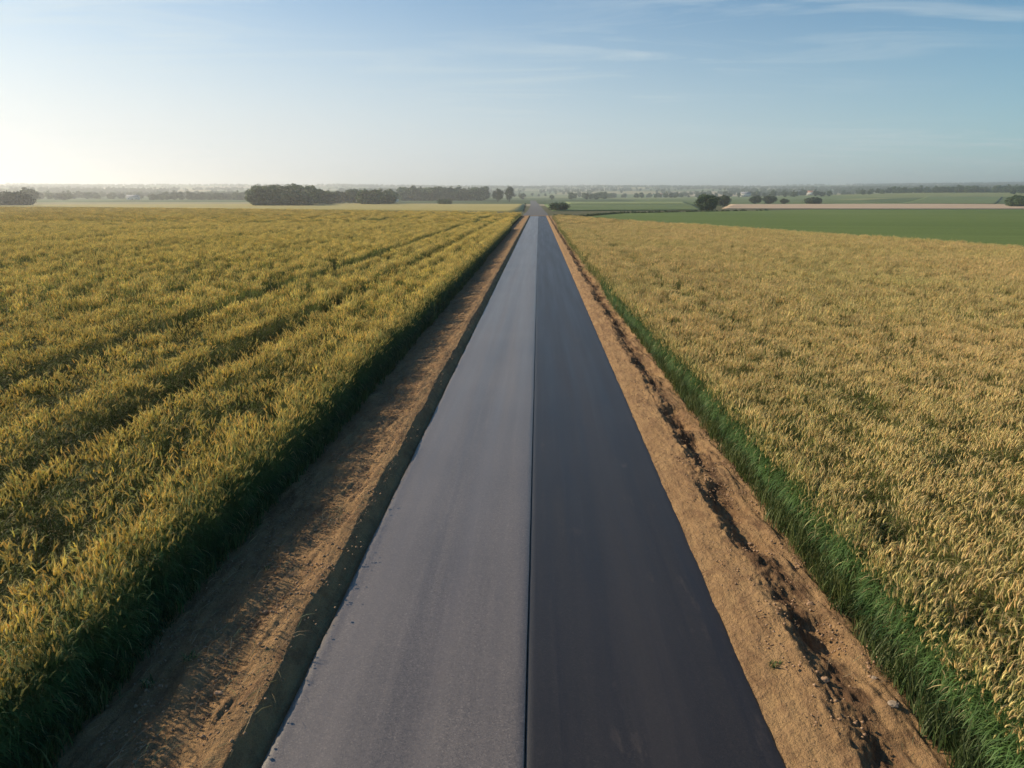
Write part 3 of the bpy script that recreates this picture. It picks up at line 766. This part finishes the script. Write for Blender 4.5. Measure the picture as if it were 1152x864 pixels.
fld('hillside_field', [(1005, 229.6), (1120, 229.6), (1128, 221.5), (1042, 221.5)], M['mead'], 0.3, 'dull green sloping hillside field below the dark ridge wood', n=(30, 20))

# ------------------------------------------------------------------ trees
mtree = foliage_mat('tree_leaves', transl=0.22, var=0.22, rough=0.6)
M['bark'] = simple('bark', (0.06, 0.045, 0.03), (0.12, 0.09, 0.065), 6)
def crown(seed, W, H, nclump, nleaf, leaf, cols, base=0.12, flat=0.8):
    """many leaf faces in clumps spread through an uneven crown of width W, height H"""
    r = np.random.default_rng(seed); V = []; C = []
    for k in range(nclump):
        d = r.normal(0, 1, 3); d /= np.linalg.norm(d); rad = r.uniform(0.45, 1.0) ** 0.6
        c = d * rad * np.array([W / 2, W / 2, H * (1 - base) / 2]) * 0.82; c[2] += H * (base + (1 - base) / 2)
        if c[2] < H * base: continue
        s = r.uniform(0.13, 0.24) * W
        col = np.array(cols[r.integers(len(cols))]) * r.uniform(0.75, 1.3)
        q = r.normal(0, 1, (nleaf, 3)); q /= np.linalg.norm(q, axis=1)[:, None]; q = q * (r.random((nleaf, 1)) ** 0.4) * s * np.array([1, 1, flat]) + c
        n = q - c + r.normal(0, .5 * s, (nleaf, 3)); n /= np.linalg.norm(n, axis=1)[:, None]
        a = np.cross(n, r.normal(0, 1, (nleaf, 3))); a /= np.linalg.norm(a, axis=1)[:, None]; b = np.cross(n, a)
        l = leaf * r.uniform(.6, 1.3, (nleaf, 1))
        V.append(np.stack([q - a * l, q - b * l * .6, q + a * l, q + b * l * .6], 1).reshape(-1, 3)); C.append(col * r.uniform(.8, 1.2, (nleaf, 1)))
    V = np.concatenate(V); C = np.concatenate(C); F = np.arange(len(V)).reshape(-1, 4)
    V[:, 2] = np.maximum(V[:, 2], 0.0)
    return V, F, C
def trunk(seed, H, rad, W):
    r = np.random.default_rng(seed); mb = MB()
    tube3(mb, [[0, 0, -.3], [0, 0, H * .3], [r.normal(0, .1), r.normal(0, .1), H * .55], [r.normal(0, .2), 0, H * .85]], [rad, rad * .8, rad * .5, rad * .15], (1, 1, 1), k=8)
    for k in range(6):
        a = r.uniform(0, 6.28); z0 = H * r.uniform(.2, .55); e = np.array([math.cos(a) * W * .36, math.sin(a) * W * .36, z0 + H * r.uniform(.15, .35)])
        tube3(mb, [[0, 0, z0], [e[0] * .5, e[1] * .5, z0 * .6 + e[2] * .4 + .1 * H], e], [rad * .45, rad * .3, rad * .08], (1, 1, 1), k=5)
    return mb.mesh('trunk', M['bark'], True)
tg = [(0.03, 0.058, 0.018), (0.045, 0.08, 0.022), (0.06, 0.095, 0.03)]
def tree(name, loc, W, H, label, cat, seed, cols=tg, group=None, ncl=60, nl=70, leaf=None, rad=None, base=0.08):
    t = empty(name, tuple(loc)); tag(t, label, cat, group)
    V, F, C = crown(seed, W, H, ncl, nl, leaf or W * 0.035, cols, base)
    link('crown', quads('crown', V, F, mtree, C), t)
    link('trunk', trunk(seed, H, rad or H * 0.03, W), t)
    return t
def px_tree(name, px, base_y, wpx, hpx, label, cat, seed, cols=tg, **k):
    p = at(px, base_y); z = (p - np.array([0, 0, CAM_Z])) @ fwd
    return tree(name, p, wpx * z / FPX, hpx * z / FPX, label, cat, seed, cols, **k)
gr1 = [(0.05, 0.09, 0.025), (0.075, 0.12, 0.035), (0.035, 0.065, 0.02)]
px_tree('bush', 795, 237.0, 25, 17.5, 'round dark green bush standing alone at the corner of the green field', 'bush', 501, gr1, ncl=90, nl=120, base=0.02)
px_tree('tree', 813, 232.5, 17, 12, 'low tree directly behind the round bush', 'tree', 502, gr1, ncl=70, nl=90)
px_tree('tree', 850, 229.3, 14, 8.5, 'dark broad tree at the far edge of the stubble, left one of a pair', 'tree', 503, ncl=60)
px_tree('tree', 865, 229.3, 15, 9, 'dark broad tree at the far edge of the stubble, right one of a pair', 'tree', 504, ncl=60)
px_tree('tree', 882, 229.3, 10, 5.5, 'small dull green tree right of the dark pair behind the stubble', 'tree', 505, ncl=50)
px_tree('tree', 915, 229.3, 19, 6, 'wide low tree behind the middle of the stubble strip', 'tree', 506, ncl=60)
px_tree('tree', 1144, 232.5, 24, 11, 'bushy tree at the right end of the stubble strip', 'tree', 507, gr1, ncl=90)
px_tree('bush', 628, 236.6, 24, 7, 'low wide green bush at the right side of the gravel road', 'bush', 508, gr1, ncl=60, base=0.02)
px_tree('bush', 10, 231.5, 46, 11, 'dark rounded thicket at the left end of the left wheat', 'bush', 509, [(0.03, 0.05, 0.025), (0.04, 0.06, 0.03)], ncl=120, nl=100, base=0.0)
px_tree('tree', 591, 235.0, 3.0, 7, 'small thin tree at the left side of the gravel road', 'tree', 510, ncl=30)
px_tree('tree', 560, 227.0, 14, 15, 'grey green roadside tree left of where the road vanishes, the left one', 'tree', 511, ncl=50)
px_tree('tree', 573, 227.0, 12, 18, 'tallest grey green tree left of where the road vanishes', 'tree', 512, ncl=50)
px_tree('tree', 500, 230.0, 17, 5, 'low olive shrub tree behind the pale cereal strip', 'tree', 513, ncl=40, base=0.0)

# woods: crowds of crowns, one object each
def wood_src(seed, W=9, H=12, cols=tg):
    V, F, C = crown(seed, W, H, 34, 26, 0.75, cols, 0.02, 0.8)
    return proto_raw(V, F, C)
def proto_raw(V, F, C):
    return bpy.data.objects.new('tree_source', quads('tree_mesh', V, F, mtree, C))
wd_cols = [(0.05, 0.085, 0.035), (0.07, 0.11, 0.045), (0.10, 0.14, 0.055)]
strip('dirt_track', [(-170, 30, 224.0), (-170, 30, 228.5)], M['dirt'], n=6, dz=0.09)
WS = [wood_src(600 + i, 9 + i % 3, 11 + (i * 5) % 4, wd_cols) for i in range(6)]
def wood(label, pts, s0, s1, seed, name='wood'):
    r = np.random.default_rng(seed); pts = np.asarray(pts); n = len(pts)
    z = terr(pts[:, 0], pts[:, 1]) - 0.5; s = r.uniform(s0, s1, n); rot = np.zeros((n, 3)); rot[:, 2] = r.uniform(0, 6.28, n)
    scatter(name, np.stack([pts[:, 0], pts[:, 1], z], -1), rot, np.stack([s * r.uniform(.9, 1.3, n), s * r.uniform(.9, 1.3, n), s], -1), r.integers(0, 6, n), WS, label=label, cat='wood')
def band(px0, px1, D0, D1, sp, seed, thr=None, nz=(120, 60)):
    r = np.random.default_rng(seed); a, b = dirpt(px0, D0), dirpt(px1, D0)
    n = int(abs(px1 - px0) / FPX * (D0 + D1) / 2 * (D1 - D0) / sp ** 2)
    px = r.uniform(px0, px1, n); D = D0 + (D1 - D0) * r.random(n)
    d = np.array([dirpt(p, q) for p, q in zip(px, D)])
    if thr is not None:
        k = fbm(d[:, 0] / nz[0], d[:, 1] / nz[1], 3, seed) > thr; d = d[k]
    return d
wood('dense dark grey green copse standing behind the left wheat', band(284, 352, 560, 620, 6.0, 701), 1.15, 1.35, 1)
wood('broken belt of trees right of the dense dark copse', band(352, 440, 620, 760, 8, 702, -0.05, (60, 40)), 0.9, 1.25, 2)
wood('rounded wood behind the end of the pale cereal strip', band(452, 545, 1000, 1150, 10, 703, -0.35), 1.2, 1.7, 3)
wood('hazy wood on the far left behind the thicket', band(24, 112, 800, 900, 8, 704, -0.2), 1.0, 1.5, 4)
# distant hedges and woods over the hills
r = np.random.default_rng(77)
n = 60000
px = r.uniform(-80, 1240, n); D = np.exp(r.uniform(np.log(1150), np.log(6200), n))
d0 = (px - 576) / FPX; 
dx = fwd[0] + rgt[0] * d0 - upv[0] * (224 - 432) / FPX; dy = fwd[1] + rgt[1] * d0 - upv[1] * (224 - 432) / FPX
q = np.hypot(dx, dy); fx = dx / q * D; fy = dy / q * D
nn = fbm(fx / 420, fy / 260, 4, 81, 0.6)
hd = np.abs(fbm(fx / 260 + 9, fy / 190, 2, 85)) < 0.028
rightness = sstep(820, 1050, px) * sstep(1700, 2300, D)
keep = (nn > 0.17 - 0.42 * rightness) | hd
keep &= ~((px > 1000) & (px < 1135) & (D > 700) & (D < 1500)) & (px * 0 + 1 > 0)
keep &= r.random(n) < np.clip(D / 3800, 0.3, 1)
pts = np.stack([fx, fy, fx * 0], -1)[keep]
print('far trees', len(pts))
wood('hazy woods and hedges spread over the far hills', pts, 0.55, 1.15, 9, 'far_woods')
# low hedge in the ditch along the far edge of the wheat
hp = []
r = np.random.default_rng(78)
for (x0, y0), (x1, y1), sp in (((4.5, 212), (13.5, 211), .35), ((13.5, 211), (32, 263), .45), ((32, 263), (78, 312), .6), ((78, 312), (110, 342), 1.2)):
    L_ = math.hypot(x1 - x0, y1 - y0); k = int(L_ / sp)
    for i in range(k):
        t = r.random(); hp.append((x0 + (x1 - x0) * t + r.normal(0, .3), y0 + (y1 - y0) * t + r.normal(0, .3), 0))
wood('thin dark hedge line across the end of the road fields', hp, 0.07, 0.13, 5, 'hedge')

# ------------------------------------------------------------------ farm buildings on the hills
M['wall'] = simple('pale_render', (0.62, 0.60, 0.56), (0.74, 0.72, 0.68), 0.6)
M['roof_r'] = simple('clay_roof', (0.26, 0.12, 0.08), (0.36, 0.18, 0.12), 1.5)
M['roof_g'] = simple('grey_roof', (0.22, 0.23, 0.25), (0.32, 0.33, 0.35), 1.5)
mgl, t, o_ = newmat('window_glass'); bsdf(t, o_, (0.03, 0.04, 0.05), 0.15, spec=0.5)
mdo, t, o_ = newmat('door_wood'); bsdf(t, o_, (0.12, 0.08, 0.05), 0.6)
def boxm(mb, x0, x1, y0, y1, z0, z1):
    V = [[x0, y0, z0], [x1, y0, z0], [x1, y1, z0], [x0, y1, z0], [x0, y0, z1], [x1, y0, z1], [x1, y1, z1], [x0, y1, z1]]
    mb.add(V, [[0, 3, 2, 1], [4, 5, 6, 7], [0, 1, 5, 4], [1, 2, 6, 5], [2, 3, 7, 6], [3, 0, 4, 7]], (1, 1, 1))
def house(px, D, W, Dp, H, roof, label, cat='farmhouse', rz=0.0, name='farmhouse'):
    p = dirpt(px, D); t = empty(name, (p[0], p[1], p[2] - 0.3), rz); tag(t, label, cat)
    mb = MB(); boxm(mb, -W / 2, W / 2, -Dp / 2, Dp / 2, 0, H)
    rh = Dp * 0.32
    mb.add([[-W / 2, -Dp / 2, H], [-W / 2, Dp / 2, H], [-W / 2, 0, H + rh], [W / 2, -Dp / 2, H], [W / 2, Dp / 2, H], [W / 2, 0, H + rh]], [[0, 2, 1, -1], [3, 4, 5, -1]], (1, 1, 1))
    link('wall', mb.mesh('wall', M['wall']), t)
    mb = MB(); e = 0.5
    for s in (-1, 1):
        V = [[-W / 2 - e, s * (Dp / 2 + e), H - e * .6], [W / 2 + e, s * (Dp / 2 + e), H - e * .6], [W / 2 + e, 0, H + rh + .05], [-W / 2 - e, 0, H + rh + .05]]
        V = V + [[a, b, c + .25] for a, b, c in V]
        mb.add(V, [[0, 3, 2, 1], [4, 5, 6, 7], [0, 1, 5, 4], [1, 2, 6, 5], [2, 3, 7, 6], [3, 0, 4, 7]], (1, 1, 1))
    rf = link('roof', mb.mesh('roof', roof), t)
    mb = MB(); boxm(mb, W * .2, W * .2 + .9, -.45, .45, H + rh - .6, H + rh + 1.3); link('chimney', mb.mesh('chimney', M['wall']), rf)
    nw = max(2, int(W / 4.5))
    for i in range(nw):
        x = -W / 2 + W * (i + .5) / nw; mb = MB()
        if i == nw // 2: boxm(mb, x - .6, x + .6, -Dp / 2 - .06, -Dp / 2 + .05, 0.2, 2.4); link('door', mb.mesh('door', mdo), t)
        else: boxm(mb, x - .6, x + .6, -Dp / 2 - .06, -Dp / 2 + .05, 1.2, 2.6); link('window', mb.mesh('window', mgl), t)
    return t
house(150, 1250, 17, 9, 4.5, M['roof_g'], 'long white farm building among hazy trees on the far left', rz=0.2)
house(440, 900, 16, 9, 4, M['roof_r'], 'low farmhouse with clay roof right of the broken tree belt', rz=-.1)
house(742, 1900, 22, 12, 6, M['roof_r'], 'pale farmhouse in the valley left of the round bush', rz=.3)
house(838, 1500, 18, 10, 6, M['roof_g'], 'white house between the low tree and the dark pair of trees')
house(896, 1700, 24, 12, 6.5, M['roof_g'], 'white farmhouse above the middle of the stubble strip, grey roof', rz=.15)
house(912, 1750, 18, 10, 7, M['roof_r'], 'white farmhouse above the middle of the stubble strip, clay roof', rz=-.2)
house(1032, 1600, 22, 11, 6, M['roof_g'], 'white farm building at the top of the sloping hillside field', rz=.1)

# ------------------------------------------------------------------ small things on the verges
def ico(seed, sx, sy, sz, mat, name):
    import bmesh
    bm = bmesh.new(); bmesh.ops.create_icosphere(bm, subdivisions=3, radius=1)
    r = np.random.default_rng(seed); o1 = r.uniform(0, 50, 3)
    for v in bm.verts:
        c = v.co; k = 1 + 0.35 * float(fbm(np.array(c.x * 1.3 + o1[0]), np.array(c.y * 1.3 + c.z * 1.7 + o1[1]), 3, seed))
        v.co = Vector((c.x * sx * k, c.y * sy * k, c.z * sz * k))
    me = bpy.data.meshes.new(name); bm.to_mesh(me); bm.free(); me.materials.append(mat)
    return me
def verge_pt(px, py):
    d = fwd + rgt * (px - 576) / FPX - upv * (py - 432) / FPX
    s = (CAM_Z - 0.08) / -d[2]; x, y = d[0] * s, d[1] * s
    return x, y, float(gdirt('L' if x < 0 else 'R', np.array(abs(x)), np.array(y)))
for i, (px, py, s, lb) in enumerate([
        (1003, 801, 0.060, 'pale stone on the orange soil near the lower right grass'),
        (983, 764, 0.035, 'small pale stone uphill of the larger pale stone on the right soil'),
        (926, 772, 0.050, 'brown clod at the lip of the right furrow'),
        (912, 680, 0.045, 'brown clod beside the right furrow below the grass bend'),
        (845, 604, 0.040, 'brown clod in the middle of the right soil verge'),
        (300, 700, 0.040, 'brown clod in the sun on the left soil verge'),
        (248, 790, 0.050, 'brown clod at the shade border of the left soil verge')]):
    x, y, z = verge_pt(px, py)
    o = link('stone' if 'stone' in lb else 'soil_clod', ico(900 + i, s, s * .8, s * .55, M['stone'] if 'stone' in lb else M['clod'], 'stone'))
    o.location = (x, y, z + s * 0.2); tag(o, lb, 'stone' if 'stone' in lb else 'clod')
def weed(px, py, h, label, seed, cols):
    x, y, z = verge_pt(px, py); src = grass(seed, 26, 0.07, h, cols, mgr, 0.012, curl=1.4)
    o = link('weed', src.data); o.location = (x, y, z - 0.01); tag(o, label, 'weed')
weed(871, 751, 0.09, 'small dark weed on the bright soil beside the black lane', 951, gg)
weed(300, 640, 0.10, 'small pale weed at the shade border of the left soil, the farther one', 952, gdry + gg)
weed(215, 745, 0.12, 'small pale weed at the shade border of the left soil, the nearer one', 953, gdry + gg)
weed(167, 770, 0.12, 'small weed standing in the wheat shade on the left soil', 954, gg + gdry[:1])

# ------------------------------------------------------------------ haze
mh, t, o_ = newmat('haze_air')
pv = t.nodes.new('ShaderNodeVolumePrincipled'); pv.inputs['Color'].default_value = (0.98, 0.99, 1.0, 1)
pv.inputs['Density'].default_value = 0.00026; pv.inputs['Anisotropy'].default_value = 0.55
t.links.new(pv.outputs[0], o_.inputs['Volume'])
mb = MB(); boxm(mb, -9500, 9500, -900, 9500, float(GZ.min()) - 1.5, 175)
hz = link('haze', mb.mesh('haze', mh)); tag(hz, 'pale summer haze in the air over the whole farmland', 'haze', kind='stuff')
print('terrain z', GZ.min(), GZ.max())
